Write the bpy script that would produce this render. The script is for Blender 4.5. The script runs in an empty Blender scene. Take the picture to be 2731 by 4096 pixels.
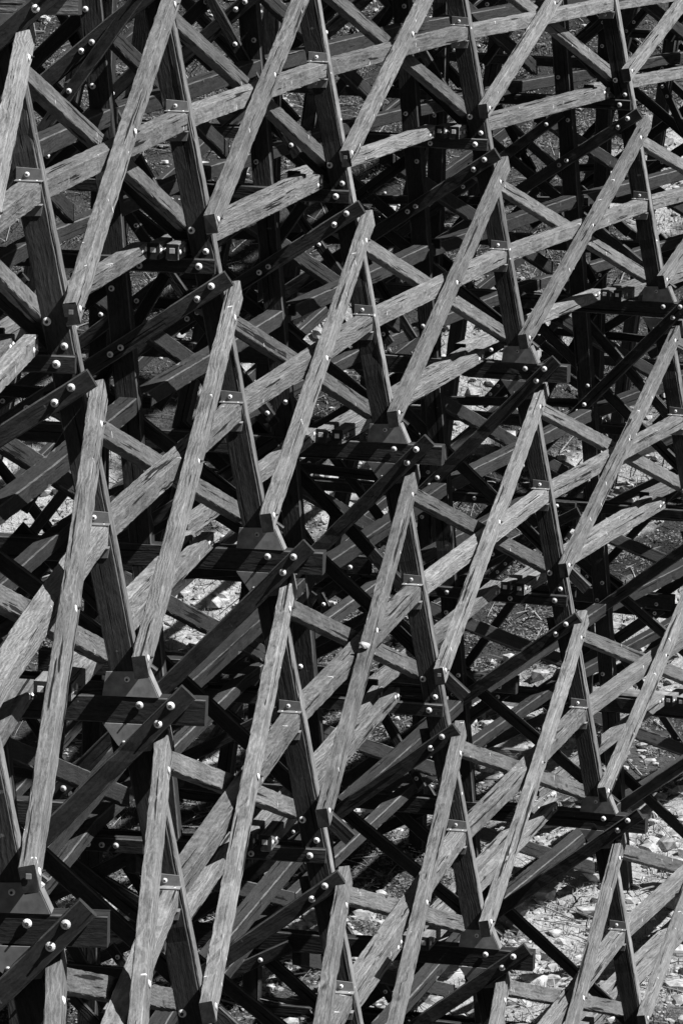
import bpy, bmesh, math, random
import numpy as np
from mathutils import Vector, Matrix
random.seed(7); rng = np.random.default_rng(7)
C = bpy.context.scene.collection
SC = bpy.context.scene

# ------------------------------------------------------------------ camera
CAM = Vector((12.850283, -64.697864, 6.991423))
YAW, PIT, ROL = -0.18139913, -0.16717149, 0.02529333
FPX = 18762.428            # focal length in pixels of a 2731 px wide frame
def cam_axes():
    f = Vector((math.sin(YAW)*math.cos(PIT), math.cos(YAW)*math.cos(PIT), math.sin(PIT)))
    r = Vector((math.cos(YAW), -math.sin(YAW), 0)); u = r.cross(f)
    c, s = math.cos(ROL), math.sin(ROL)
    return c*r+s*u, -s*r+c*u, f
CR, CU, CF = cam_axes()
cd = bpy.data.cameras.new('camera'); co = bpy.data.objects.new('camera', cd); C.objects.link(co)
co.matrix_world = Matrix(((CR.x, CU.x, -CF.x, CAM.x), (CR.y, CU.y, -CF.y, CAM.y), (CR.z, CU.z, -CF.z, CAM.z), (0, 0, 0, 1)))
cd.sensor_fit = 'HORIZONTAL'; cd.sensor_width = 24.0; cd.lens = FPX/2731*24.0
cd.clip_start = 1; cd.clip_end = 2000
SC.camera = co
def proj(P):
    d = Vector(P)-CAM; z = d.dot(CF)
    return 1365.5+FPX*d.dot(CR)/z, 2048-FPX*d.dot(CU)/z
def seg_in_frame(a, b, m=60):
    for k in range(41):
        x, y = proj(a+(b-a)*(k/40))
        if -m < x < 2731+m and -m < y < 4096+m: return True
    return False

# ------------------------------------------------------------------ light
SUN = Vector((0.60, -0.105, 0.79)).normalized()
w = bpy.data.worlds.new('World'); SC.world = w; w.use_nodes = True
nt = w.node_tree; bg = nt.nodes['Background']
sky = nt.nodes.new('ShaderNodeTexSky'); sky.sky_type = 'NISHITA'; sky.sun_disc = False
sky.sun_elevation = math.asin(SUN.z); sky.sun_rotation = math.atan2(SUN.x, SUN.y)
bw = nt.nodes.new('ShaderNodeRGBToBW')
nt.links.new(sky.outputs[0], bw.inputs[0]); nt.links.new(bw.outputs[0], bg.inputs[0])
bg.inputs[1].default_value = 0.02
sd = bpy.data.lights.new('sun', 'SUN'); sd.energy = 5.0; sd.angle = math.radians(0.5)
so = bpy.data.objects.new('sun', sd); C.objects.link(so)
so.rotation_euler = SUN.to_track_quat('Z', 'Y').to_euler(); so.location = SUN*80
SC.view_settings.view_transform = 'Standard'; SC.view_settings.look = 'None'
SC.view_settings.exposure = 0.6; SC.view_settings.gamma = 1

# ------------------------------------------------------------------ materials (monochrome)
def g(v): return (v, v, v, 1)
class NT:
    def __init__(s, name):
        s.m = bpy.data.materials.new(name); s.m.use_nodes = True; s.t = s.m.node_tree
        s.b = s.t.nodes['Principled BSDF']; s.b.inputs['Specular IOR Level'].default_value = 0.25
    def n(s, typ, **kw):
        nd = s.t.nodes.new(typ)
        for k, v in kw.items(): setattr(nd, k, v)
        return nd
    def l(s, a, b): s.t.links.new(a, b)
    def math(s, op, a, b=None, c=None):
        nd = s.n('ShaderNodeMath', operation=op)
        for i, v in enumerate((a, b, c)):
            if v is None: continue
            if isinstance(v, (int, float)): nd.inputs[i].default_value = v
            else: s.l(v, nd.inputs[i])
        return nd.outputs[0]
    def noise(s, vec, scale, detail=4, rough=.55, dist=0):
        nd = s.n('ShaderNodeTexNoise'); s.l(vec, nd.inputs['Vector'])
        nd.inputs['Scale'].default_value = scale; nd.inputs['Detail'].default_value = detail
        nd.inputs['Roughness'].default_value = rough; nd.inputs['Distortion'].default_value = dist
        return nd.outputs['Fac']
    def ramp(s, fac, stops):
        nd = s.n('ShaderNodeValToRGB'); s.l(fac, nd.inputs[0]); e = nd.color_ramp.elements
        e[0].position, e[0].color = stops[0][0], g(stops[0][1])
        e[1].position, e[1].color = stops[-1][0], g(stops[-1][1])
        for p, v in stops[1:-1]:
            q = e.new(p); q.color = g(v)
        return nd.outputs[0]
    def vec(s, src, sc=(1, 1, 1), off=None):
        nd = s.n('ShaderNodeVectorMath', operation='MULTIPLY'); s.l(src, nd.inputs[0]); nd.inputs[1].default_value = sc
        return nd.outputs[0]

def wood(name, base, ring=.5, streak=.55, fleck=0.4, var=.35, rough=.8, bump=.6, freq=150.0):
    k = NT(name)
    tc = k.n('ShaderNodeTexCoord'); oi = k.n('ShaderNodeObjectInfo')
    comb = k.n('ShaderNodeCombineXYZ'); r = oi.outputs['Random']
    k.l(k.math('MULTIPLY', r, 137.0), comb.inputs[0]); k.l(k.math('MULTIPLY', r, 71.0), comb.inputs[2])
    add = k.n('ShaderNodeVectorMath', operation='ADD'); k.l(tc.outputs['Object'], add.inputs[0]); k.l(comb.outputs[0], add.inputs[1])
    P = add.outputs[0]
    rr = lambda f: k.math('FRACT', k.math('MULTIPLY', r, f))
    # growth rings: distance from a pith that wanders near the timber, cut into cathedral figure by the faces
    sx = k.n('ShaderNodeSeparateXYZ'); k.l(tc.outputs['Object'], sx.inputs[0])
    wob = lambda sc, s_: k.math('MULTIPLY', k.math('SUBTRACT', k.noise(k.vec(P, sc), 1.0, 4, .55), .5), s_)
    yy = k.math('ADD', sx.outputs[1], k.math('ADD', k.math('MULTIPLY', k.math('SUBTRACT', rr(17.3), .5), .35), wob((1.5, 3, 3), .22)))
    zz = k.math('ADD', sx.outputs[2], k.math('ADD', k.math('MULTIPLY', k.math('SUBTRACT', rr(41.7), .5), .35), wob((1.1, 2.5, 2.5), .26)))
    rad = k.math('ADD', k.math('SQRT', k.math('ADD', k.math('MULTIPLY', yy, yy), k.math('MULTIPLY', zz, zz))), wob((4, 22, 22), .03))
    band = k.math('POWER', k.math('ADD', k.math('MULTIPLY', k.math('SINE', k.math('MULTIPLY', rad, freq)), .5), .5), 1.5)
    rmask = k.ramp(k.noise(P, .9, 3, .5), [(.35, .15), (.62, 1)])
    st = k.noise(k.vec(P, (1.6, 24, 24)), 1.0, 6, .7)
    st2 = k.noise(k.vec(P, (.6, 8, 8)), 1.0, 4, .6, .8)
    salt = k.noise(k.vec(P, (14, 40, 40)), 1.0, 3, .7)
    blot = k.noise(P, 1.4, 5, .65)
    terms = [(k.ramp(st, [(.34, 0), (.66, 1)]), streak), (k.math('MULTIPLY', band, rmask), ring), (k.ramp(st2, [(.33, 0), (.67, 1)]), .4),
             (k.ramp(salt, [(.36, 0), (.64, 1)]), .45), (k.ramp(blot, [(.32, 0), (.68, 1)]), var)]
    v = None
    for t, wt in terms:
        t = k.math('MULTIPLY', t, wt); v = t if v is None else k.math('ADD', v, t)
    v = k.math('ADD', v, .12)
    tone = k.math('ADD', k.math('MULTIPLY', rr(7.7), .6), .74)
    v = k.math('MULTIPLY', k.math('MULTIPLY', v, tone), base/(.12+.5*(streak+.4+.45+var)+.25*ring))
    # drying checks: long thin dark lines, broken along their length
    ckn = k.noise(k.vec(P, (.45, 17, 17)), 1.0, 2, .5)
    ckm = k.ramp(ckn, [(.635, 1), (.665, .08)])
    v = k.math('MULTIPLY', v, ckm)
    # knots
    vk = k.n('ShaderNodeTexVoronoi'); k.l(k.vec(P, (.9, 2.4, 2.4)), vk.inputs['Vector']); vk.inputs['Scale'].default_value = 1.0
    kd = k.ramp(vk.outputs['Distance'], [(.05, .35), (.11, 1)])
    v = k.math('MULTIPLY', v, kd)
    # pale flecks painted in for glinting nail tips and torn slivers, short across the grain
    if fleck:
        vo = k.n('ShaderNodeTexVoronoi'); k.l(k.vec(P, (7, 3.2, 3.2)), vo.inputs['Vector']); vo.inputs['Scale'].default_value = 1.0
        sc_ = k.n('ShaderNodeSeparateColor'); k.l(vo.outputs['Color'], sc_.inputs[0])
        d = k.math('ADD', k.math('ADD', vo.outputs['Distance'], k.math('MULTIPLY', sc_.outputs[1], .08)), k.math('MULTIPLY', k.math('SUBTRACT', salt, .5), .3))
        fm = k.math('MULTIPLY', k.math('LESS_THAN', d, .14), k.math('GREATER_THAN', sc_.outputs[0], .80))
        v = k.math('ADD', v, k.math('MULTIPLY', fm, fleck))
    cb = k.n('ShaderNodeCombineColor')
    for i in range(3): k.l(v, cb.inputs[i])
    k.l(cb.outputs[0], k.b.inputs['Base Color']); k.b.inputs['Roughness'].default_value = rough
    bp = k.n('ShaderNodeBump'); bp.inputs['Strength'].default_value = bump; bp.inputs['Distance'].default_value = .02
    h = k.math('ADD', k.math('MULTIPLY', st, .9), k.math('ADD', k.math('MULTIPLY', band, .2), k.math('ADD', k.math('MULTIPLY', ckm, .6), k.math('MULTIPLY', salt, .3))))
    k.l(h, bp.inputs['Height']); k.l(bp.outputs[0], k.b.inputs['Normal'])
    return k.m
def endgrain(name, base):
    k = NT(name); tc = k.n('ShaderNodeTexCoord'); P = tc.outputs['Object']
    sx = k.n('ShaderNodeSeparateXYZ'); k.l(P, sx.inputs[0])
    n = k.math('MULTIPLY', k.noise(P, 9, 3), .05)
    rad = k.math('SQRT', k.math('ADD', k.math('POWER', k.math('ADD', k.math('ADD', sx.outputs[1], n), .03), 2), k.math('POWER', k.math('ADD', sx.outputs[2], n), 2)))
    b = k.math('ADD', k.math('MULTIPLY', k.math('SINE', k.math('MULTIPLY', rad, 420)), .25), .75)
    v = k.math('MULTIPLY', k.math('MULTIPLY', b, k.ramp(k.noise(P, 14, 4), [(.3, .5), (.7, 1.3)])), base)
    cb = k.n('ShaderNodeCombineColor')
    for i in range(3): k.l(v, cb.inputs[i])
    k.l(cb.outputs[0], k.b.inputs['Base Color']); k.b.inputs['Roughness'].default_value = .95
    return k.m
def metal(name, base, rough, met, spots=.3, vary=False):
    k = NT(name); tc = k.n('ShaderNodeTexCoord'); P = tc.outputs['Object']
    v = k.math('MULTIPLY', k.ramp(k.noise(P, 6, 5, .6), [(.3, 1-spots), (.7, 1+spots*.4)]), base)
    if vary: v = k.math('MULTIPLY', v, k.math('ADD', k.math('MULTIPLY', k.n('ShaderNodeObjectInfo').outputs['Random'], .5), .65))
    cb = k.n('ShaderNodeCombineColor')
    for i in range(3): k.l(v, cb.inputs[i])
    k.l(cb.outputs[0], k.b.inputs['Base Color']); k.b.inputs['Roughness'].default_value = rough; k.b.inputs['Metallic'].default_value = met
    return k.m
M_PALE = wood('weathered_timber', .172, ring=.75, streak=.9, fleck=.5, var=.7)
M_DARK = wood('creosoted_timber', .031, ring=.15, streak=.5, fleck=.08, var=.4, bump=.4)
M_MID = wood('mid_tone_timber', .115, ring=.6, streak=.9, fleck=.35, var=.8)  # base tone set darker than the outer braces
M_WORN = wood('worn_arris', .10, ring=0.0, streak=.7, fleck=0, var=.6)
M_END = endgrain('end_grain', .05)
M_PLATE = metal('galvanised_plate', .29, .65, .1, .45, vary=True)
M_BOLT = metal('galvanised_washer', .95, .5, .1, .25, vary=True)
M_NUT = metal('dark_nut', .07, .6, .2, .4)

# ------------------------------------------------------------------ geometry helpers
def link(name, me, mats, parent=None, M=None):
    o = bpy.data.objects.new(name, me); C.objects.link(o)
    if mats:
        for m in mats:
            if m.name not in [x.name for x in me.materials if x]: me.materials.append(m)
    if parent is not None: o.parent = parent
    if M is not None: setworld(o, M)
    return o
WORLD = {}
def setworld(o, M):
    WORLD[o.name] = M.copy()
    if o.parent is not None and o.parent.name in WORLD: o.matrix_local = WORLD[o.parent.name].inverted() @ M
    else: o.matrix_local = M
def tag(o, label=None, cat=None, group=None, kind=None):
    if label: o['label'] = label
    if cat: o['category'] = cat
    if group: o['group'] = group
    if kind: o['kind'] = kind
def basis(origin, x, y, z):
    return Matrix(((x.x, y.x, z.x, origin.x), (x.y, y.y, z.y, origin.y), (x.z, y.z, z.z, origin.z), (0, 0, 0, 1)))

def timber_mesh(L, w_, h_, n0=None, n1=None, jit=.003, ch=.009, seg=None, bow=0.0, worn=False):
    """a sawn timber along local x, chamfered, slightly uneven; n0/n1 = local normals of the cut at its two ends"""
    me = bpy.data.meshes.new('timber')
    n = seg or max(2, min(64, int(L/.17)))
    a, b = w_/2, h_/2
    cs = [(-a+ch, -b), (a-ch, -b), (a, -b+ch), (a, b-ch), (a-ch, b), (-a+ch, b), (-a, b-ch), (-a, -b+ch)]
    vs = []
    ph = random.random()*6
    for i in range(n+1):
        t = i/n
        dy = bow*math.sin(math.pi*t)+.004*math.sin(t*5+ph); dz = bow*.6*math.sin(math.pi*t+.4)
        for (y, z) in cs:
            jx = 0 if 0 < i < n else random.uniform(-.005, .005)
            yy = y+dy+random.uniform(-jit, jit); zz = z+dz+random.uniform(-jit, jit)
            if 0 < i < n and random.random() < .03: q = random.uniform(.80, .95); yy = dy+(yy-dy)*q; zz = dz+(zz-dz)*q      # knocked corner
            sh = 0
            if n0 is not None and i == 0 and abs(n0.x) > .05: sh = -(n0.y*y+n0.z*z)/n0.x
            if n1 is not None and i == n and abs(n1.x) > .05: sh = -(n1.y*y+n1.z*z)/n1.x
            vs.append((-L/2+L*t+jx+sh, yy, zz))
    fs = []
    for i in range(n):
        for j in range(8):
            k = (j+1) % 8
            fs.append((i*8+j, i*8+k, (i+1)*8+k, (i+1)*8+j))
    fs.append(tuple(range(7, -1, -1))); fs.append(tuple(n*8+j for j in range(8)))
    me.from_pydata(vs, [], fs)
    me.validate()
    bm = bmesh.new(); bm.from_mesh(me); bmesh.ops.recalc_face_normals(bm, faces=bm.faces); bm.to_mesh(me); bm.free()
    nf = len(me.polygons)
    me.polygons[nf-1].material_index = 1; me.polygons[nf-2].material_index = 1
    if worn:
        for p in me.polygons:
            if p.index < nf-2 and p.index % 8 in (1, 3, 5, 7): p.material_index = 2
    return me

def timber(name, p0, p1, w_, h_, wdir, mat, parent=None, cut0=None, cut1=None, **kw):
    """p0,p1 = centres of the two ends (world); w_ measured along wdir, h_ across it"""
    p0 = Vector(p0); p1 = Vector(p1); x = (p1-p0); L = x.length; x.normalize()
    y = Vector(wdir); y = (y-x*y.dot(x)).normalized(); z = x.cross(y)
    loc = lambda n: None if n is None else Vector((n.dot(x), n.dot(y), n.dot(z)))
    dark = mat is M_DARK
    me = timber_mesh(L, w_, h_, loc(cut0), loc(cut1), ch=.015 if dark else .010, worn=dark, **kw)
    return link(name, me, [mat, M_END]+([M_WORN] if dark else []), parent, basis((p0+p1)/2, x, y, z))

def bolt_mesh():
    bm = bmesh.new()
    def disc(r0, r1, z0, z1, mi, n=14):
        a = [bm.verts.new((r0*math.cos(2*math.pi*i/n), r0*math.sin(2*math.pi*i/n), z0)) for i in range(n)]
        b = [bm.verts.new((r1*math.cos(2*math.pi*i/n), r1*math.sin(2*math.pi*i/n), z1)) for i in range(n)]
        for i in range(n):
            f = bm.faces.new((a[i], a[(i+1) % n], b[(i+1) % n], b[i])); f.material_index = mi
        f = bm.faces.new(b); f.material_index = mi
    disc(.048, .046, 0, .008, 0); disc(.046, .022, .008, .026, 0)
    disc(.021, .021, .026, .044, 1, 6); disc(.011, .010, .044, .068, 1, 8)
    me = bpy.data.meshes.new('bolt'); bm.to_mesh(me); bm.free()
    me.materials.append(M_BOLT); me.materials.append(M_NUT)
    return me
BOLT = bolt_mesh()
def bolt(parent, pos, nrm, s=1.0):
    z = Vector(nrm).normalized(); x = z.orthogonal().normalized()
    a = random.random()*6; x = Matrix.Rotation(a, 3, z) @ x; y = z.cross(x)
    o = bpy.data.objects.new('bolt', BOLT); C.objects.link(o); o.parent = parent
    setworld(o, basis(Vector(pos), x*s, y*s, z*s))
    return o
def plate_mesh(poly, t):
    """flat plate: polygon in local xz, thickness t towards -y"""
    bm = bmesh.new()
    a = [bm.verts.new((x, 0, z)) for x, z in poly]; b = [bm.verts.new((x, -t, z)) for x, z in poly]
    bm.faces.new(a); bm.faces.new(b[::-1])
    for i in range(len(poly)):
        j = (i+1) % len(poly); bm.faces.new((a[i], b[i], b[j], a[j]))
    bmesh.ops.recalc_face_normals(bm, faces=bm.faces)
    bmesh.ops.bevel(bm, geom=list(bm.edges), offset=.003, segments=1, affect='EDGES')
    me = bpy.data.meshes.new('plate'); bm.to_mesh(me); bm.free()
    return me

# ------------------------------------------------------------------ the line of the trestle
S = 9.775024; KAP, KAP2 = 0.00626531, 1.33965e-05
BX = {0: .0175, 1: -.0315, 2: .03125, 3: .01129, 4: -.01745, 5: -.01146}
def frame(i):
    s = (i-2.5)*S; n = 40; ds = s/n; p = Vector((0, 0, 0))
    for j in range(n):
        t = (j+.5)*ds; a = KAP*t+KAP2*t*t; p += Vector((math.sin(a), math.cos(a), 0))*ds
    a = KAP*s+KAP2*s*s; X = Vector((math.cos(a), -math.sin(a), 0))
    return p+X*BX.get(i, 0), X, Vector((math.sin(a), math.cos(a), 0))
FR = {i: frame(i) for i in range(-1, 10)}
Z = Vector((0, 0, 1))
def W(i, x, y, z):
    P, X, T = FR[i]; return P+X*x+T*y+Z*z
B, BI, WI = 0.2122, 0.1127, 1.199            # batter of outer and inner posts, gap between them
D = .25                                      # depth of posts and caps along the bridge
def ox(z): return -B*z                       # outer face of the outer post at height z
def ix(z): return -WI-BI*z
XC = -3.9                                    # middle of the bent
LV = {'Z': 4.05, 'A': 0.0, 'B': -3.836, 'C': -7.825, 'D': -11.64, 'E': -15.63}
CAPH = .305
def ground(x, y):
    base = -16.6+.058*max(0, min(y, 40)-2) if y < 40 else -16.6+.058*38
    z = base+(.62*(y-40) if y > 40 else 0)
    if 32 < y < 48: z += .62*((8-abs(y-40))**2)/32
    z += .05*max(0, -x-6)
    return z
def gz(i, x): p = W(i, x, 0, 0); return ground(p.x, p.y)

ORD = ['first', 'second', 'third', 'fourth', 'fifth', 'sixth', 'seventh', 'eighth', 'ninth']
NB = 8                                        # bents 0..NB-1
XL = 2*XC
BENT_LABEL = {0: 'dark timber bent with only its right end showing, at the lower left corner',
 1: 'dark timber bent with a wide cap and pale gusset, left of centre low down',
 2: 'dark timber bent whose cap crosses just above the middle of the left half',
 3: 'dark timber bent whose outer post comes down the middle of the picture',
 4: 'dark timber bent whose outer post descends right of centre to the lower right cap',
 5: 'dark timber bent whose outer post runs along the right edge',
 6: 'shaded timber bent glimpsed behind the post along the right edge',
 7: 'farthest shaded timber bent, standing against the hillside'}

def make_bent(i):
    P, X, T = FR[i]
    base = W(i, 0, 0, max(gz(i, 0), -19))
    root = bpy.data.objects.new('trestle_bent', None); C.objects.link(root)
    setworld(root, Matrix.Translation(base))
    tag(root, BENT_LABEL[i], 'trestle bent', 'timber bents of the trestle')
    FN = -T
    def T_(name, a, b, w_, h_, wd, cuts=(None, None), mat=None, **kw):
        pa, pb = W(i, *a), W(i, *b)
        zg = min(gz(i, a[0]), gz(i, b[0]))
        if max(a[2], b[2]) < zg-.2: return None
        if not seg_in_frame(pa, pb, 250) and b[2]+a[2] < 14: return None
        if name == 'sway_brace':
            pa = pa+Z*random.uniform(-.04, .04)
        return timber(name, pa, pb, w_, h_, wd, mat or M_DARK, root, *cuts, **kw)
    spans = [(11.6, LV['Z']), (LV['Z']-CAPH, LV['B']), (LV['B']-CAPH, LV['D']), (LV['D']-CAPH, -19.4)]
    def post(fx, half):
        for (zt, zb) in spans:
            zg = gz(i, fx(zb))-.4
            if zb < zg: zb = zg
            if zb > zt-.3: continue
            xt, xb = fx(zt)+half, fx(zb)+half
            o = T_('post', (xt, D/2, zt-.002), (xb, D/2, zb+.002), .305, D, X, (Z, Z))
            if o is None: continue
            yield o, zt, zb
    # outer and inner posts of the sunny side, plumb middle post, and the far side mirrored
    for o, zt, zb in post(ox, -.1525):
        for L in ('A', 'C'):
            zz = LV[L]+.36
            if zb < zz < zt: bolt(o, W(i, ox(zz)-.24, -.001, zz), FN)
            zz = LV[L]+.09
            if zb < zz < zt: bolt(o, W(i, ox(zz)-.10, -.001, zz), FN, .9)
    # bleached batten nailed along the outer face of the outer post
    for (zt, zb) in spans:
        zb = max(zb, gz(i, ox(zb)))
        if zb < zt-1: T_('batten', (ox(zt-.35)+.021, .10, zt-.35), (ox(zb+.1)+.021, .10, zb+.1), .036, .19, X, mat=M_PALE)
    for o, zt, zb in post(ix, -.1525):
        for zz in (-5.56, -5.88, 2.2, -9.4, -9.75, .36, -.45, 3.2, -3.3, -7.4, -8.3, -11.2):
            if zb < zz < zt: bolt(o, W(i, ix(zz)-random.choice((.22, .22, .09)), -.001, zz), FN, .85)
    for o, zt, zb in post(lambda z: XC, 0):
        for zz in (2.4, .3, -.5, -2.1, -3.4, -4.6, -5.4, -7.5, -8.4, -10.1, -11.2):
            if zb < zz < zt: bolt(o, W(i, XC+random.uniform(-.08, .08), -.001, zz), FN, .85)
    list(post(lambda z: XL-ix(z), .1525)); list(post(lambda z: XL-ox(z), .1525))
    # caps
    for L in ('Z', 'B', 'D'):
        z = LV[L]-CAPH/2; xr = ox(LV[L])+(.72 if L != 'Z' else .84)
        T_('cap', (XC-1.3, D/2, z), (xr, D/2, z), D+.004, CAPH, T, mat=M_PALE if (i, L) == (1, 'Z') else M_DARK)
        o = T_('cap', (XL-xr, D/2, z), (XC-1.31, D/2, z), D+.004, CAPH, T)
        # gusset plates on the joint of outer post and cap, near face
        for up in (1, -1):
            x0 = ox(LV[L])-.305 if up > 0 else ox(LV[L]-CAPH)-.305
            if up > 0: poly = [(x0-.14, .002), (x0-.10, .28), (x0+.36, .30), (x0+.50, .002)]; zo = LV[L]
            else: poly = [(x0-.20, -.002), (x0-.02, -.25), (x0+.10, -.34), (x0+.36, -.30), (x0+.48, -.002)]; zo = LV[L]-CAPH
            if not seg_in_frame(W(i, x0, 0, zo), W(i, x0+.4, 0, zo), 150): continue
            me = plate_mesh([(px, pz) for px, pz in poly], .012)
            gp = link('gusset_plate', me, [M_PLATE], root, basis(W(i, 0, -.001, zo), X, T, Z))
            if up > 0:
                bolt(gp, W(i, x0+.14, -.013, zo+.20), FN, .7)
                fl = plate_mesh([(0, 0), (0, .22), (.012, .22), (.012, 0)], .20)
                # bent side flange of the plate following the outer face of the post
                d = (W(i, x0+.50, 0, zo)-W(i, x0+.36, 0, zo+.30)).normalized()
                q = W(i, x0+.50, .19, zo+.004)
                link('flange', plate_mesh([(0, 0), (.33, 0), (.33, .012), (0, .012)], .20), [M_PLATE], gp, basis(q, -d, T, d.cross(T)*1.0))
            else:
                bolt(gp, W(i, x0+.05, -.013, zo-.22), FN, .5); bolt(gp, W(i, x0+.22, -.013, zo-.23), FN, .5)
        if seg_in_frame(W(i, xr-.9, 0, z), W(i, xr, 0, z), 100):
            cap = [c for c in root.children if c.name.startswith('cap')]
            if cap: bolt(cap[-1] if o is None else cap[0], W(i, ox(LV[L])-.02, -.014, LV[L]-.09), FN, .95)
    # clamp planks at the in-between levels, near and far face
    for L in ('A', 'C', 'E'):
        z = LV[L]-.10; xr = ox(LV[L])+.02
        for y, dx in ((-.052, 0), (D+.052, -.06)):
            o = T_('clamp_plank', (XL-xr, y, z), (xr+dx, y, z), .10, .20, T)
            if o is not None and y < 0:
                bolt(o, W(i, xr-.21, -.103, z), FN); bolt(o, W(i, xr-1.0, -.103, z-.02), FN, .9)
                for k in range(3): bolt(o, W(i, ix(z)-.15-1.2*k, -.103, z), FN, .85)
    if i in (1, 2, 4, 5):                       # splice laid over a joint of the lower plank
        for L, x0 in (('C', -1.72), ('C', -.9+.0)):
            if x0 > -1: continue
            z = LV[L]-.10
            o = T_('splice_plank', (x0, -.155, z), (x0+.95, -.155, z), .10, .20, T)
            if o is not None:
                for k in range(3): bolt(o, W(i, x0+.2+.19*k, -.207, z), FN, .85)
    # sway braces on the near face falling to the left, on the far face falling to the right
    near = [('Z', -.105, 4.15, .88, .05), ('A', .205, -.24, .69, -3.75), ('B', 1.355, -3.735, 1.07, -7.75), ('C', 1.90, -8.20, .79, -11.5), ('D', 3.12, -11.57, .80, -15.6)]
    for L, xr, zr, m, zend in near:
        xl = xr-(zr-zend)/m
        yb = -.052 if L in 'AC' else -.070
        o = T_('sway_brace', (xl, yb, zend), (xr, yb, zr), .10, .225, T)
        if o is None: continue
        d = Vector((1, 0, m)).normalized(); n = Vector((-d.z, 0, d.x))
        for (sa, sn) in ((.25, .035), (.50, -.01)):
            q = (xr-d.x*sa+n.x*sn, yb-.052, zr-d.z*sa+n.z*sn); bolt(o, W(i, *q), FN)
        # bolts where it crosses the inner posts
        for fx in (lambda z: ix(z)-.15, lambda z: ix(z)-.30, lambda z: XC, lambda z: XL-ix(z)+.15, lambda z: ix(z)-1.5):
            zz = zr
            for _ in range(20): zz = zr-(xr-fx(zz))*m
            if zz > zend: bolt(o, W(i, fx(zz), yb-.052, zz), FN, .9)
    far = [(-4.3, .05, .9, -3.65), (-2.65, -3.75, 1.96, -7.76), (-2.6, -7.75, 2.6, -11.55), (-1.7, -11.7, 3.2, -15.6), (-4.6, 3.8, -.1, -.1)]
    if i in (3, 5): far.append((-1.5, -3.72, 1.15, -6.37))
    for n_, (xa, za, xb, zb) in enumerate(far):
        yb = D+.055+(.105 if n_ == 5 else 0)
        T_('sway_brace', (xa, yb, za), (xb, yb, zb), .10, .20, T)
    # mirrored pair for the half away from the sun
    for (xa, za, xb, zb) in ((XL-.1, -.2, XC+.6, -3.7), (XL-1.3, -3.75, XC+1.0, -7.75), (XL-1.9, -8.1, XC+.9, -11.5), (XL+.4, 3.9, XC+.4, .1)):
        T_('sway_brace', (xa, D+.055, za), (xb, D+.055, zb), .10, .20, T)
    for (xa, za, xb, zb) in ((-5.6, -3.7, -1.3, -.3), (-6.6, -7.7, -1.0, -3.9), (-6.8, -11.5, -.7, -8.0), (-4.9, .1, -1.2, 3.8), (-7.2, -15.4, -.6, -11.8)):
        o = T_('sway_brace', (xa, -.17 if i % 2 else D+.16, za), (xb, -.17 if i % 2 else D+.16, zb), .10, .20, T)
        if o is not None and i % 2:
            for t in (.06, .12, .33, .55, .72, .93): bolt(o, W(i, xa+(xb-xa)*t, -.223, za+(zb-za)*t), FN, .85)
    rr_ = random.Random(50+i)
    for zt in (3.8, -.3, -4.2, -8.1, -12.0):
        for q in range(2):
            xa = rr_.uniform(-6.5, -2.5); run = rr_.uniform(2.2, 3.4); up = rr_.random() < .5
            xb = min(-.75, xa+run); za, zb = (zt-3.3, zt) if up else (zt, zt-3.3)
            yb = rr_.choice((-.28, D+.27)); o = T_('sway_brace', (xa, yb, za), (xb, yb, zb), .08, .17, T)
            if o is not None and yb < 0:
                for t in (.05, .11, .5, .89, .95): bolt(o, W(i, xa+(xb-xa)*t, yb-.042, za+(zb-za)*t), FN, .8)
    for zm in (-2.0, -6.0, -9.8):
        xl_ = rr_.uniform(-6, -4)
        o = T_('mid_strut', (xl_, D+.21, zm+rr_.uniform(-.4, .4)), (-.9, D+.21, zm+rr_.uniform(-.1, .1)), .09, .18, T)
    # short inner cap with its own brace
    for zt in ((-7.36,) if i in (2, 3, 4) else (-11.38,) if i in (5, 6) else ()):
        o = T_('inner_cap', (-4.7, D/2-.26, zt-.17), (-1.84, D/2-.26, zt-.17), D, .34, T)
        if o is not None:
            for dx, dz in ((.33, -.22), (.36, -.42)): bolt(o, W(i, -1.84-dx, -.262+.0, zt+dz), FN, .9)
        T_('sway_brace', (-4.9, -.19, zt-2.5), (-2.05, -.19, zt-.30), .10, .24, T)
    return root

for i in range(NB): make_bent(i)

# ------------------------------------------------------------------ timbers running along the bridge
def long_timber(name, a, b, w_, h_, wd, mat, cuts, cat, group, label, bow=.01, jit=.004):
    """a,b: world centres of the ends"""
    o = timber(name, a, b, w_, h_, wd, mat, None, *cuts, bow=bow, jit=jit)
    tag(o, label, cat, group)
    return o
ROWS = [('Z', 'A'), ('A', 'B'), ('B', 'C'), ('C', 'D'), ('D', 'E')]
ROWN = ['top', 'second', 'third', 'fourth', 'lowest']
def zc(L, off):                               # z a little above/below a level
    return LV[L]+off
def in_rows(fn):
    """collect the timbers of one row that show in the frame, left to right"""
    res = []
    for i in range(-1, NB-1):
        ab = fn(i)
        if ab is None: continue
        a, b = ab[0], ab[1]
        if not seg_in_frame(a, b, 40): continue
        pts = [proj(a+(b-a)*(k/20)) for k in range(21)]
        pts = [p for p in pts if 0 < p[0] < 2731 and 0 < p[1] < 4096] or pts
        res.append((sum(p[0] for p in pts)/len(pts), i, ab))
    res.sort()
    return res
def nth(k, n):
    if k == 0: return 'leftmost'
    if k == n-1: return 'rightmost'
    return ORD[k]+' from the left'
def tplane(i):                                # mean direction of the bridge in bay i..i+1
    return (FR[i+1][0]-FR[i][0]).normalized()
BR_W, BR_H = .155, .245
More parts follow.
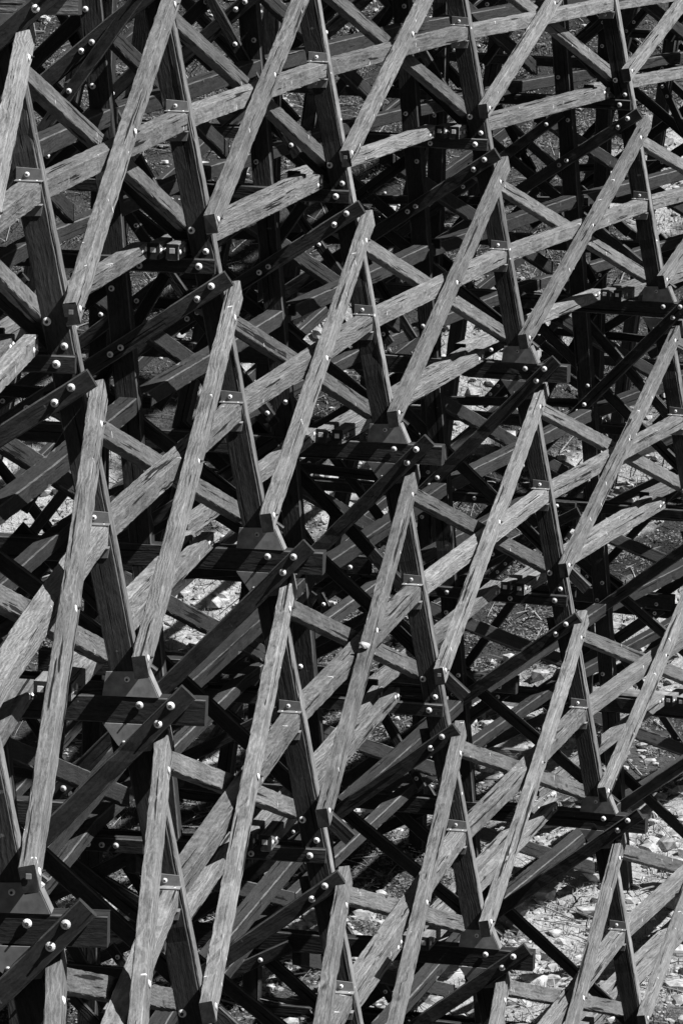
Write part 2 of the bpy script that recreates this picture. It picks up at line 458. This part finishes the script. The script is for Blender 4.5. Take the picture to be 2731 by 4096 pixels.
for r, (up, dn) in enumerate(ROWS):
    # outer diagonal: top at the farther bent, foot at the nearer one
    def outer(i):
        zt, zb = LV[up]-.44-(.02 if up in 'BDZ' else .02), LV[dn]+.43+(.07 if dn in 'AC' else 0)
        return W(i, ox(zb)+BR_W/2+.045, -.42, zb), W(i+1, ox(zt)+BR_W/2+.045, .40, zt)
    rows = in_rows(outer)
    for k, (_, i, (a, b)) in enumerate(rows):
        if min(a.z, b.z) < ground(a.x, a.y)-.3: continue
        wd = FR[i][1]*math.cos(math.atan(B))+Z*math.sin(math.atan(B))
        o = long_timber('diagonal_brace', a, b, BR_W, BR_H, wd, M_PALE, (-FR[i][2], FR[i+1][2]), 'timber brace', 'sunlit outer diagonal braces',
            f'sunlit outer diagonal brace, {nth(k, len(rows))} in the {ROWN[r]} storey', bow=random.uniform(-.02, .02), jit=.006)
        u = (b-a).normalized()
        n = wd
        for s in (.16, 10.05):
            q = a+u*s+n*(BR_W/2)+u.cross(n)*random.uniform(-.03, .03)
            bolt(o, q, n, .9)
        bolt(o, (a+b)/2+n*(BR_W/2), n, .9)
        if (dn, i) in (('A', 1), ('B', 0), ('C', 3), ('A', 3)):
            sq = .026; link('square_washer', plate_mesh([(-sq, -sq), (sq, -sq), (sq, sq), (-sq, sq)], .008), [M_PLATE], o, basis(a-FR[i][2]*.014+Z*.03, FR[i][1], FR[i][2], Z))
    # inner diagonal: foot at the farther bent
    def inner(i):
        zt, zb = LV[up]-.55, LV[dn]+(.45 if dn != 'D' else .30)
        return W(i, ox(zt)-.305-.075, .05, zt), W(i+1, ox(zb)-.305-.075, .20, zb)
    rows = in_rows(inner)
    for k, (_, i, (a, b)) in enumerate(rows):
        if min(a.z, b.z) < ground(a.x, a.y)-.3: continue
        wd = FR[i][1]*math.cos(math.atan(B))+Z*math.sin(math.atan(B))
        long_timber('diagonal_brace', a, b, .14, .25, wd, M_MID, (-FR[i][2], FR[i+1][2]), 'timber brace', 'inner diagonal braces falling away from the viewer',
            f'brace falling right behind the posts, {nth(k, len(rows))} in the {ROWN[r]} storey', bow=random.uniform(-.015, .015))
# shaded bracing deeper inside the trestle
MID = [1.79, -2.01, -6.12, -9.91, -13.8]
for where, fx, both in (('inner posts', lambda z: ix(z)-.52, 'f'), ('far posts', lambda z: XL-ox(z)+.15, 'r')):
    for r, (up, dn) in enumerate(ROWS):
        for fall in (both == 'f',):
            def deepbr(i):
                zt, zb = LV[up]-.4, LV[dn]+.5
                if fall: return W(i, fx(zt)-.2, .1, zt), W(i+1, fx(zb)-.2, .1, zb)
                return W(i, fx(zb), -.2, zb), W(i+1, fx(zt), .3, zt)
            rows = in_rows(deepbr)
            for k, (_, i, (a, b)) in enumerate(rows):
                if min(a.z, b.z) < ground(a.x, a.y)-.3: continue
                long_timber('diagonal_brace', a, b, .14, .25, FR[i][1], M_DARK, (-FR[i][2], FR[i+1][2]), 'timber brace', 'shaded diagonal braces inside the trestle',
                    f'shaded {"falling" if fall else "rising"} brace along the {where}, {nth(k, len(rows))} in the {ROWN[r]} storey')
for r, zm in enumerate(MID):
    def deepmid(i): return W(i, ix(zm)-.15, D, zm), W(i+1, ix(zm)-.15, 0, zm)
    rows = in_rows(deepmid)
    for k, (_, i, (a, b)) in enumerate(rows):
        if a.z < ground(a.x, a.y): continue
        long_timber('longitudinal_girt', a, b, .25, .235, FR[i][1], M_DARK, (None, None), 'timber girt', 'shaded girts inside the trestle',
            f'shaded girt between inner posts halfway up the {ROWN[r]} storey, {nth(k, len(rows))}')
# mid-height girts between the posts, with steel hangers on each post
for r, zm in enumerate(MID):
    def mid(i):
        x = ox(zm)-.145
        return W(i, x, D+.004, zm), W(i+1, x, -.004, zm)
    rows = in_rows(mid)
    for k, (_, i, (a, b)) in enumerate(rows):
        if a.z < ground(a.x, a.y): continue
        o = long_timber('longitudinal_girt', a, b, .25, .235, FR[i][1], M_PALE, (None, None), 'timber girt', 'sunlit girts at mid height of a storey',
            f'sunlit girt between outer posts halfway up {ROWN[r]} storey, {nth(k, len(rows))}', bow=random.uniform(-.01, .01))
    for i in range(NB):
        x = ox(zm)-.15
        if not seg_in_frame(W(i, x-.2, 0, zm), W(i, x+.2, 0, zm), 60): continue
        if gz(i, x) > zm: continue
        root = [o for o in C.objects if o.name.startswith('trestle_bent') and o.get('label') == BENT_LABEL[i]][0]
        for up in (1, -1):
            z0 = zm+up*.125
            poly = [(-.155, 0), (.155, 0), (.13, .135*up), (-.155, .15*up)]
            pl = link('hanger_plate', plate_mesh(poly, .012), [M_PLATE], root, basis(W(i, x, -.001, z0), FR[i][1], FR[i][2], Z))
            link('flange', plate_mesh([(-.155, 0), (.155, 0), (.155, .012*up), (-.155, .012*up)], .13), [M_PLATE], pl, basis(W(i, x, -.012, z0), FR[i][1], FR[i][2], Z))
            bolt(pl, W(i, x-.03, -.014, z0+up*.07), -FR[i][2], .62)
            if up > 0:
                for dx in (-.1, .09): bolt(pl, W(i, x+dx, -.09, z0+.013), Z, .3)
# girts lying on the clamp planks and caps; alternate bays carry a pair and a single
GX = {'Z': -1.15, 'A': -.40, 'B': .08, 'C': 1.0, 'D': 1.64, 'E': 2.3}
for r, (L, gx) in enumerate(GX.items()):
    z = LV[L]+.11
    for kind in range(3):
        def gird(i):
            pair = (i % 2 == 0) if L in 'ACE' else (i % 2 == 1)
            if pair:
                if kind == 2: return None
                x = gx-.085-.26*kind; return W(i, x, -.42+.03*kind, z), W(i+1, x, -.06, z)
            if kind != 2: return None
            x = gx-.53; return W(i, x-.02, D+.1, z), W(i+1, x, -.33, z)
        rows = in_rows(gird)
        names = ('outer girt of a sunlit pair', 'inner girt of a sunlit pair', 'single sunlit girt')
        levels = {'Z': 'top level', 'A': 'second level', 'B': 'third level', 'C': 'fourth level', 'D': 'fifth level', 'E': 'lowest level'}
        for k, (_, i, (a, b)) in enumerate(rows):
            if a.z < ground(a.x, a.y): continue
            o = long_timber('longitudinal_girt', a, b, .17 if kind < 2 else .20, .215, FR[i][1], M_PALE, (None, None), 'timber girt', 'girts lying on caps and clamp planks',
                f'{names[kind]} at the {levels[L]}, {nth(k, len(rows))}', bow=random.uniform(-.01, .01))
            u = (b-a).normalized(); hw = .087 if kind < 2 else .102
            for s in (.18, .42):
                q = b-u*s+FR[i+1][1]*hw+Z*random.uniform(-.05, .05); bolt(o, q, FR[i+1][1], .8)
                if kind < 2: bolt(o, a+u*(s-.1)+FR[i][1]*hw, FR[i][1], .8)
            if kind < 2:
                sq = .035; link('square_washer', plate_mesh([(-sq, -sq), (sq, -sq), (sq, sq), (-sq, sq)], .008), [M_BOLT], o, basis(a-FR[i][2]*.016+Z*.02, FR[i][1], FR[i][2], Z))
# shaded girts deeper inside, along the inner posts and the far side
for r, (L, xo) in enumerate([(L, xo) for L in ('Z', 'A', 'B', 'C', 'D') for xo in (-2.4,)]):
    z = LV[L]+.12
    def deep(i): return W(i, xo-BI*LV[L]*(1 if xo > -4 else -.6), -.1, z), W(i+1, xo-BI*LV[L]*(1 if xo > -4 else -.6), -.02, z)
    rows = in_rows(deep)
    dn = {-2.4: 'behind the inner posts', -4.6: 'in the middle of the trestle', -7.2: 'on the far shaded side'}[xo]
    for k, (_, i, (a, b)) in enumerate(rows):
        if a.z < ground(a.x, a.y): continue
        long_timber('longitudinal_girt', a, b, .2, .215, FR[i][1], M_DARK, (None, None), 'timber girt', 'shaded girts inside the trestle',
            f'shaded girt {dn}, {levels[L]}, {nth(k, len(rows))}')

# ------------------------------------------------------------------ ground
def ground_mat(name, lo, hi, grass):
    k = NT(name); tc = k.n('ShaderNodeTexCoord'); P = tc.outputs['Object']
    n1 = k.noise(P, .35, 5, .6); n2 = k.noise(P, 3.5, 6, .7); n3 = k.noise(P, 16, 4, .7)
    v = k.math('ADD', k.math('MULTIPLY', k.ramp(n2, [(.3, 0), (.7, 1)]), .5), k.math('MULTIPLY', k.ramp(n3, [(.3, 0), (.7, 1)]), .5))
    v = k.math('ADD', k.math('MULTIPLY', v, hi-lo), lo)
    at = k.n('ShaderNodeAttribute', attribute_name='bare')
    bare = k.ramp(k.math('ADD', at.outputs['Fac'], k.math('MULTIPLY', k.math('SUBTRACT', k.noise(P, 1.2, 5, .65), .5), .9)), [(.35, 0), (.6, 1)])  # pale soil paints in sunlit spots, the dark tone stands in for shade
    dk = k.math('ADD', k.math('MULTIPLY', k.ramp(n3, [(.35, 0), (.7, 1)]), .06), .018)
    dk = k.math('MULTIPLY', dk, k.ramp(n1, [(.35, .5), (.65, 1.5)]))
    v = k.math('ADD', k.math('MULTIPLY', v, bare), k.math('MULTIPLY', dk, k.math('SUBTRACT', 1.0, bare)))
    cb = k.n('ShaderNodeCombineColor')
    for i in range(3): k.l(v, cb.inputs[i])
    k.l(cb.outputs[0], k.b.inputs['Base Color']); k.b.inputs['Roughness'].default_value = .95
    bp = k.n('ShaderNodeBump'); bp.inputs['Strength'].default_value = .9; bp.inputs['Distance'].default_value = .12
    k.l(k.math('ADD', n2, k.math('MULTIPLY', n3, .5)), bp.inputs['Height']); k.l(bp.outputs[0], k.b.inputs['Normal'])
    return k.m
from mathutils import noise as mn
def gh(x, y):
    return ground(x, y)+.55*mn.noise(Vector((x*.16, y*.16, 3)))+.22*mn.noise(Vector((x*.5, y*.5, 9)))+.13*mn.noise(Vector((x*1.4, y*1.4, 5)))+.06*mn.noise(Vector((x*3.1, y*3.1, 8)))
def hit(px, py):
    """ground point seen at a pixel of the 1568 px wide picture (used once, to lay out pale soil patches painted in for sunlit spots)"""
    px *= 2731/1568; py *= 2731/1568
    d = (CF+CR*((px-1365.5)/FPX)-CU*((py-2048)/FPX)).normalized(); t = 40
    while t < 200:
        p = CAM+d*t
        if p.z < gh(p.x, p.y): return p
        t += .25
    return CAM+d*200
BARE = [(1520, 420, 1.9), (450, 1370, 2.2), (80, 1100, 2.6), (40, 1180, 2), (1230, 1760, 1.8), (1340, 1950, 3), (1480, 1960, 3.4), (1280, 2080, 2), (1440, 2220, 3), (1240, 2260, 2.5), (1000, 2230, 2.6),  # sunlit spots of the slope, painted in as pale bare soil
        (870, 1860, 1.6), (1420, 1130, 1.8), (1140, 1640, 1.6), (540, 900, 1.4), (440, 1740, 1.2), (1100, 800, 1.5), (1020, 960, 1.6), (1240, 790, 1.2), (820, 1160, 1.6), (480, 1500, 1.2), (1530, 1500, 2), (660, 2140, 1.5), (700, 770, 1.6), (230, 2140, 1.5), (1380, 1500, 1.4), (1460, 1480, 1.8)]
LIT_BAREP = [(hit(x, y), r) for x, y, r in BARE]
def lit_bareness(x, y):
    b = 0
    for p, r in LIT_BAREP:
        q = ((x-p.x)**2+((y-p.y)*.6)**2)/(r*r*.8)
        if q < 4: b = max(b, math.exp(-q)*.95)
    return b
def make_ground():
    xs = np.concatenate([np.arange(-140, -34, 4), np.arange(-34, 30, .3), np.arange(30, 141, 4)])
    ys = np.concatenate([np.arange(-80, -6, 4), np.arange(-6, 74, .3), np.arange(74, 200, 4)])
    vs = [(float(x), float(y), gh(float(x), float(y))) for y in ys for x in xs]
    nx = len(xs)
    fs = [(j*nx+i, j*nx+i+1, (j+1)*nx+i+1, (j+1)*nx+i) for j in range(len(ys)-1) for i in range(nx-1)]
    me = bpy.data.meshes.new('ground'); me.from_pydata(vs, [], fs)
    me.polygons.foreach_set('use_smooth', [True]*len(fs))
    at = me.attributes.new('bare', 'FLOAT', 'POINT'); at.data.foreach_set('value', [lit_bareness(v[0], v[1]) for v in vs])  # weight of the sunlight painted as pale soil
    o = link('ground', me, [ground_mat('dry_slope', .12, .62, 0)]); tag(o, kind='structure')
make_ground()
def scatter(n, margin=60, ymin=-4, ymax=74):
    out = []
    while len(out) < n:
        x = random.uniform(-34, 28); y = random.uniform(ymin, ymax)
        z = gh(x, y); px, py = proj((x, y, z))
        if -margin < px < 2731+margin and -margin < py < 4096+margin: out.append((x, y, z))
    return out
def simple_mat(name, lo, hi, sc=8, rough=.9):
    k = NT(name); tc = k.n('ShaderNodeTexCoord')
    v = k.ramp(k.noise(tc.outputs['Object'], sc, 5, .65), [(.3, lo), (.7, hi)])
    k.l(v, k.b.inputs['Base Color']); k.b.inputs['Roughness'].default_value = rough
    return k.m
def blades(pts, per, hmin, hmax, spread, wid):
    vs = []; fs = []
    for (x, y, z) in pts:
        k = random.uniform(.5, 1.3)
        for b in range(int(per*random.uniform(.4, 1.4))):
            a = random.uniform(0, 6.283); h = random.uniform(hmin, hmax)*k; r = spread*math.sqrt(random.random())
            p = random.uniform(0, 6.283); bx, by = x+r*math.cos(p), y+r*math.sin(p); lean = h*random.uniform(.2, 1.3)
            wv = Vector((math.cos(a+1.57), math.sin(a+1.57), 0))*wid*random.uniform(.5, 1.2); q = len(vs); zz = gh(bx, by)-.02
            vs += [(bx-wv.x, by-wv.y, zz), (bx+wv.x, by+wv.y, zz),
                   (bx+lean*.4*math.cos(a)+wv.x*.7, by+lean*.4*math.sin(a)+wv.y*.7, zz+h*.6), (bx+lean*.4*math.cos(a)-wv.x*.7, by+lean*.4*math.sin(a)-wv.y*.7, zz+h*.6),
                   (bx+lean*math.cos(a), by+lean*math.sin(a), zz+h*random.uniform(.6, 1))]
            fs += [(q, q+1, q+2, q+3), (q+3, q+2, q+4)]
    return vs, fs
def make_grass():
    pts = [p for p in scatter(6500) if mn.noise(Vector((p[0]*.22, p[1]*.22, 20)))+.4*mn.noise(Vector((p[0]*.9, p[1]*.9, 1))) > .0]
    vs, fs = blades(pts, 9, .06, .26, .32, .011)
    me = bpy.data.meshes.new('grass'); me.from_pydata(vs, [], fs)
    o = link('dry_grass', me, [simple_mat('dry_grass', .05, .26, 3)]); tag(o, 'dry grass growing over the slope under the trestle', 'grass', kind='stuff')
make_grass()
def make_undergrowth():
    """low leafy plants: small leaf faces in ragged clumps"""
    vs = []; fs = []
    for (x, y, z) in scatter(4200):
        if mn.noise(Vector((x*.25, y*.25, 60))) < -.3 or lit_bareness(x, y) > .45: continue
        R = random.uniform(.1, .45); n = int(110*R/.4)
        for _ in range(n):
            d = Vector((random.gauss(0, 1), random.gauss(0, 1), abs(random.gauss(0, 1)))).normalized()*R*random.uniform(.35, 1)
            c = Vector((x, y, z-.03))+Vector((d.x*1.2, d.y*1.2, d.z*.8)); u = Vector((random.gauss(0, 1), random.gauss(0, 1), random.gauss(0, .6))).normalized(); v = u.orthogonal().normalized()
            sz = random.uniform(.018, .045); q = len(vs)
            vs += [tuple(c-u*sz), tuple(c+v*sz*.5), tuple(c+u*sz), tuple(c-v*sz*.5)]; fs.append((q, q+1, q+2, q+3))
    me = bpy.data.meshes.new('undergrowth'); me.from_pydata(vs, [], fs)
    o = link('undergrowth', me, [simple_mat('leaves', .04, .26, 4)]); tag(o, 'low leafy undergrowth in clumps on the slope', 'undergrowth', kind='stuff')
make_undergrowth()
def make_twigs():
    vs = []; fs = []
    for (x, y, z) in scatter(4200):
        L = random.uniform(.25, 1.5)*random.uniform(.5, 1); a = random.uniform(0, 6.283); r = random.uniform(.006, .02)
        p = Vector((x, y, z+.03)); d = Vector((math.cos(a), math.sin(a), random.uniform(-.1, .35))).normalized()
        e = p+d*L; e.z = max(e.z, gh(e.x, e.y)+.03); m_ = (p+e)/2+Vector((0, 0, random.uniform(0, .06)*L))
        prev = None
        for c, rr in ((p, r), (m_, r*.8), (e, r*.5)):
            s1 = d.orthogonal().normalized(); s2 = d.cross(s1); q = len(vs)
            for t in range(4): vs.append(tuple(c+(s1*math.cos(t*1.5708)+s2*math.sin(t*1.5708))*rr))
            if prev is not None:
                for t in range(4): fs.append((prev+t, prev+(t+1) % 4, q+(t+1) % 4, q+t))
            prev = q
    me = bpy.data.meshes.new('twigs'); me.from_pydata(vs, [], fs)
    o = link('dead_twigs', me, [simple_mat('dead_wood', .12, .42, 2)]); tag(o, 'dead twigs and brushwood littering the slope', 'brushwood', kind='stuff')
make_twigs()
def rock_mesh(s, seed):
    bm = bmesh.new(); bmesh.ops.create_icosphere(bm, subdivisions=2, radius=1)
    r = random.Random(seed); sc = Vector((r.uniform(.8, 1.3), r.uniform(.7, 1.1), r.uniform(.5, .8)))
    off = Vector((r.random()*50, r.random()*50, 0))
    pl = [(Vector((r.gauss(0, 1), r.gauss(0, 1), r.gauss(0, 1))).normalized(), r.uniform(.55, .85)) for _ in range(9)]
    for v in bm.verts:
        for n, d in pl:
            e = v.co.dot(n)-d
            if e > 0: v.co -= n*e
        v.co *= 1+.12*mn.noise(v.co*2+off)
        v.co = Vector((v.co.x*sc.x, v.co.y*sc.y, v.co.z*sc.z))*s
    me = bpy.data.meshes.new('rock'); bm.to_mesh(me); bm.free(); return me
M_ROCK = simple_mat('pale_rock', .3, .6, 5)
def make_gravel():
    base = []
    for sd in range(6):
        bm = bmesh.new(); bmesh.ops.create_icosphere(bm, subdivisions=1, radius=1); r = random.Random(sd)
        for v in bm.verts: v.co *= r.uniform(.5, 1.25)
        bm.verts.ensure_lookup_table()
        base.append((np.array([v.co[:] for v in bm.verts]), [tuple(v.index for v in f.verts) for f in bm.faces])); bm.free()
    V = []; F = []; n = 0
    for (x, y, z) in scatter(12000, ymax=70):
        if mn.noise(Vector((x*.3, y*.3, 40))) < .05-.5*lit_bareness(x, y): continue
        vv, ff = base[random.randrange(6)]; s = min(.28, (.036+.03*lit_bareness(x, y))*math.exp(random.gauss(0, .75))); a = random.uniform(0, 6.28)
        R = np.array([[math.cos(a), -math.sin(a), 0], [math.sin(a), math.cos(a), 0], [0, 0, .7]])
        V.append(vv @ R.T*s+np.array([x, y, z+s*.2])); F += [tuple(k+n for k in f) for f in ff]; n += len(vv)
    me = bpy.data.meshes.new('gravel'); me.from_pydata(np.concatenate(V).tolist(), [], F)
    o = link('gravel', me, [simple_mat('gravel', .10, .62, 6)]); tag(o, 'loose stones strewn over the slope', 'gravel', kind='stuff')
make_gravel()

def place(name, px, py, me, mat, label, cat, group=None, lift=0.0, rot=None):
    p = hit(px, py); o = link(name, me, [mat], None, Matrix.Translation(p+Z*lift) @ (rot or Matrix.Rotation(random.uniform(0, 6), 4, 'Z')))
    tag(o, label, cat, group); return o
BOULDERS = [(1005, 2235, .42, 'pale boulder low in the middle, under the cap with two bolts'), (1050, 2250, .3, 'smaller pale stone right of the low middle boulder'),
    (962, 2255, .34, 'flat pale rock left of the low middle boulder'), (868, 1868, .40, 'tapered pale rock beside a dark post right of centre'),
    (1180, 2300, .3, 'pale stone near the bottom edge right of centre'), (1245, 1830, .28, 'pale rock between crossing timbers at the lower right'),
    (1545, 2085, .36, 'pale rock at the lower right edge'), (95, 1110, .3, 'pale stone on the pale patch at the left edge'),
    (655, 2105, .34, 'pale stone at the bottom, left of the centre brace'), (230, 2150, .4, 'pale rock below the splice plank at lower left'),
    (1500, 1945, .25, 'round stone beside the cap end at lower right'), (1130, 1765, .3, 'pale block of rock under the girt right of centre')]
for n, (x, y, s_, lab) in enumerate(BOULDERS): place('boulder', x, y, rock_mesh(s_, 100+n), M_ROCK, lab, 'rock', 'pale rocks lying on the slope', s_*.25)
def log_at(px, py, L, r, ang, lab):
    p = hit(px, py); d = Vector((math.cos(ang), math.sin(ang), 0)); a = p-d*L/2; b = p+d*L/2
    a.z = gh(a.x, a.y)+r*.8; b.z = gh(b.x, b.y)+r*.8
    n = 14; m = 10; vs = []; fs = []
    ax = (b-a).normalized(); s1 = ax.orthogonal().normalized(); s2 = ax.cross(s1)
    for i in range(m+1):
        for t in range(n):
            q = r*(1-.25*i/m)*(1+.10*mn.noise(Vector((i*.9, t*.8, px))))
            vs.append(tuple((s1*math.cos(t/n*6.2832)+s2*math.sin(t/n*6.2832))*q+ax*((i/m-.5)*(b-a).length)))
    for i in range(m):
        for t in range(n): fs.append((i*n+t, i*n+(t+1) % n, (i+1)*n+(t+1) % n, (i+1)*n+t))
    fs.append(tuple(range(n-1, -1, -1))); fs.append(tuple(m*n+t for t in range(n)))
    me = bpy.data.meshes.new('log'); me.from_pydata(vs, [], fs)
    o = link('fallen_log', me, [M_LOG], None, Matrix.Translation((a+b)/2)); tag(o, lab, 'log', 'fallen logs on the slope')
M_LOG = simple_mat('grey_log', .10, .34, 3)
for x, y, L, r, an, lab in [(1470, 1640, 3.6, .17, .1, 'grey fallen log lying level at the right edge below the middle'), (1280, 1905, 2.4, .16, .9, 'weathered log slanting behind the long brace at lower right'),
     (1200, 1310, 2.2, .06, 2.4, 'thin pale dead branch right of centre'), (1410, 60, 2.4, .05, -.7, 'thin bare branch on the slope at the top right'),
     (120, 1105, 1.6, .05, .5, 'thin stick on the pale patch at the left edge'), (1150, 2120, 1.8, .1, 2.2, 'short log by the lower right braces')]:
    log_at(x, y, L, r, an, lab)
# squared timber offcuts left lying on the ground
def offcut(px, py, L, ang, lab, tilt=.15):
    p = hit(px, py)+Z*.16; d = Vector((math.cos(ang)*math.cos(tilt), math.sin(ang)*math.cos(tilt), math.sin(tilt)))
    o = timber('timber_offcut', p-d*L/2, p+d*L/2, .2, .2, Vector((-d.y, d.x, 0)), M_PALE); tag(o, lab, 'timber offcut', 'timber offcuts on the ground')
offcut(1125, 1655, 1.9, .7, 'bright squared timber offcut on the ground right of centre', .3)
offcut(1130, 1745, 2.6, -.05, 'pale timber offcut lying level under the right middle girt', .02)
# loose stones that came to rest on the timbers
def on_line(px, py, a, b):
    px *= 2731/1568; py *= 2731/1568
    d = (CF+CR*((px-1365.5)/FPX)-CU*((py-2048)/FPX)).normalized()
    best = min((((a+(b-a)*t)-CAM).cross(d).length, t) for t in [k/400 for k in range(401)])
    return a+(b-a)*best[1]
def brace_axis(up, dn, i):
    zt, zb = LV[up]-.36, LV[dn]+.46
    return W(i, ox(zb)+.12, -.42, zb), W(i+1, ox(zt)+.12, .40, zt)
for x, y, (a, b), s_, lift, lab in [(828, 1508, brace_axis('B', 'C', 2), .10, .17, 'small white stone caught on the sunlit brace right of centre'),
      (873, 2103, (W(2, ox(-8.4)-.38, .05, -8.4), W(3, ox(-11.1)-.38, .2, -11.25)), .13, .13, 'white stone lying on a brace low in the middle'),
      (77, 1997, (W(0, ox(LV['B'])-.2, .12, LV['B']+.2), W(0, ox(LV['B'])+.3, .12, LV['B']+.2)), .10, .05, 'white stone wedged on the gusset at the lower left')]:
    p = on_line(x, y, a, b)+Z*lift
    o = link('stone', rock_mesh(s_, int(x)), [M_ROCK], None, Matrix.Translation(p)); tag(o, lab, 'stone', 'stones resting on the timbers')
# deck carried by the bents, above the picture
root = bpy.data.objects.new('trestle_deck', None); C.objects.link(root); setworld(root, Matrix.Translation(W(3, XC, 0, 12)))
tag(root, 'plank deck of the trestle, above the picture', 'bridge deck')
for i in range(-1, NB):
    for xo in (-5.6, -4.9, -2.9, -2.2): timber('stringer', W(i, xo, 0, 12.1), W(i+1, xo, 0, 12.1), .25, .4, FR[i][1], M_DARK, root)
    for k in range(16):
        t = k/16; c = W(i, XC, 0, 12.42)*(1-t)+W(i+1, XC, 0, 12.42)*t
        if k % 4 == 0: timber('tie', c-FR[i][1]*1.9, c+FR[i][1]*1.9, .22, .2, FR[i][2], M_DARK, root)
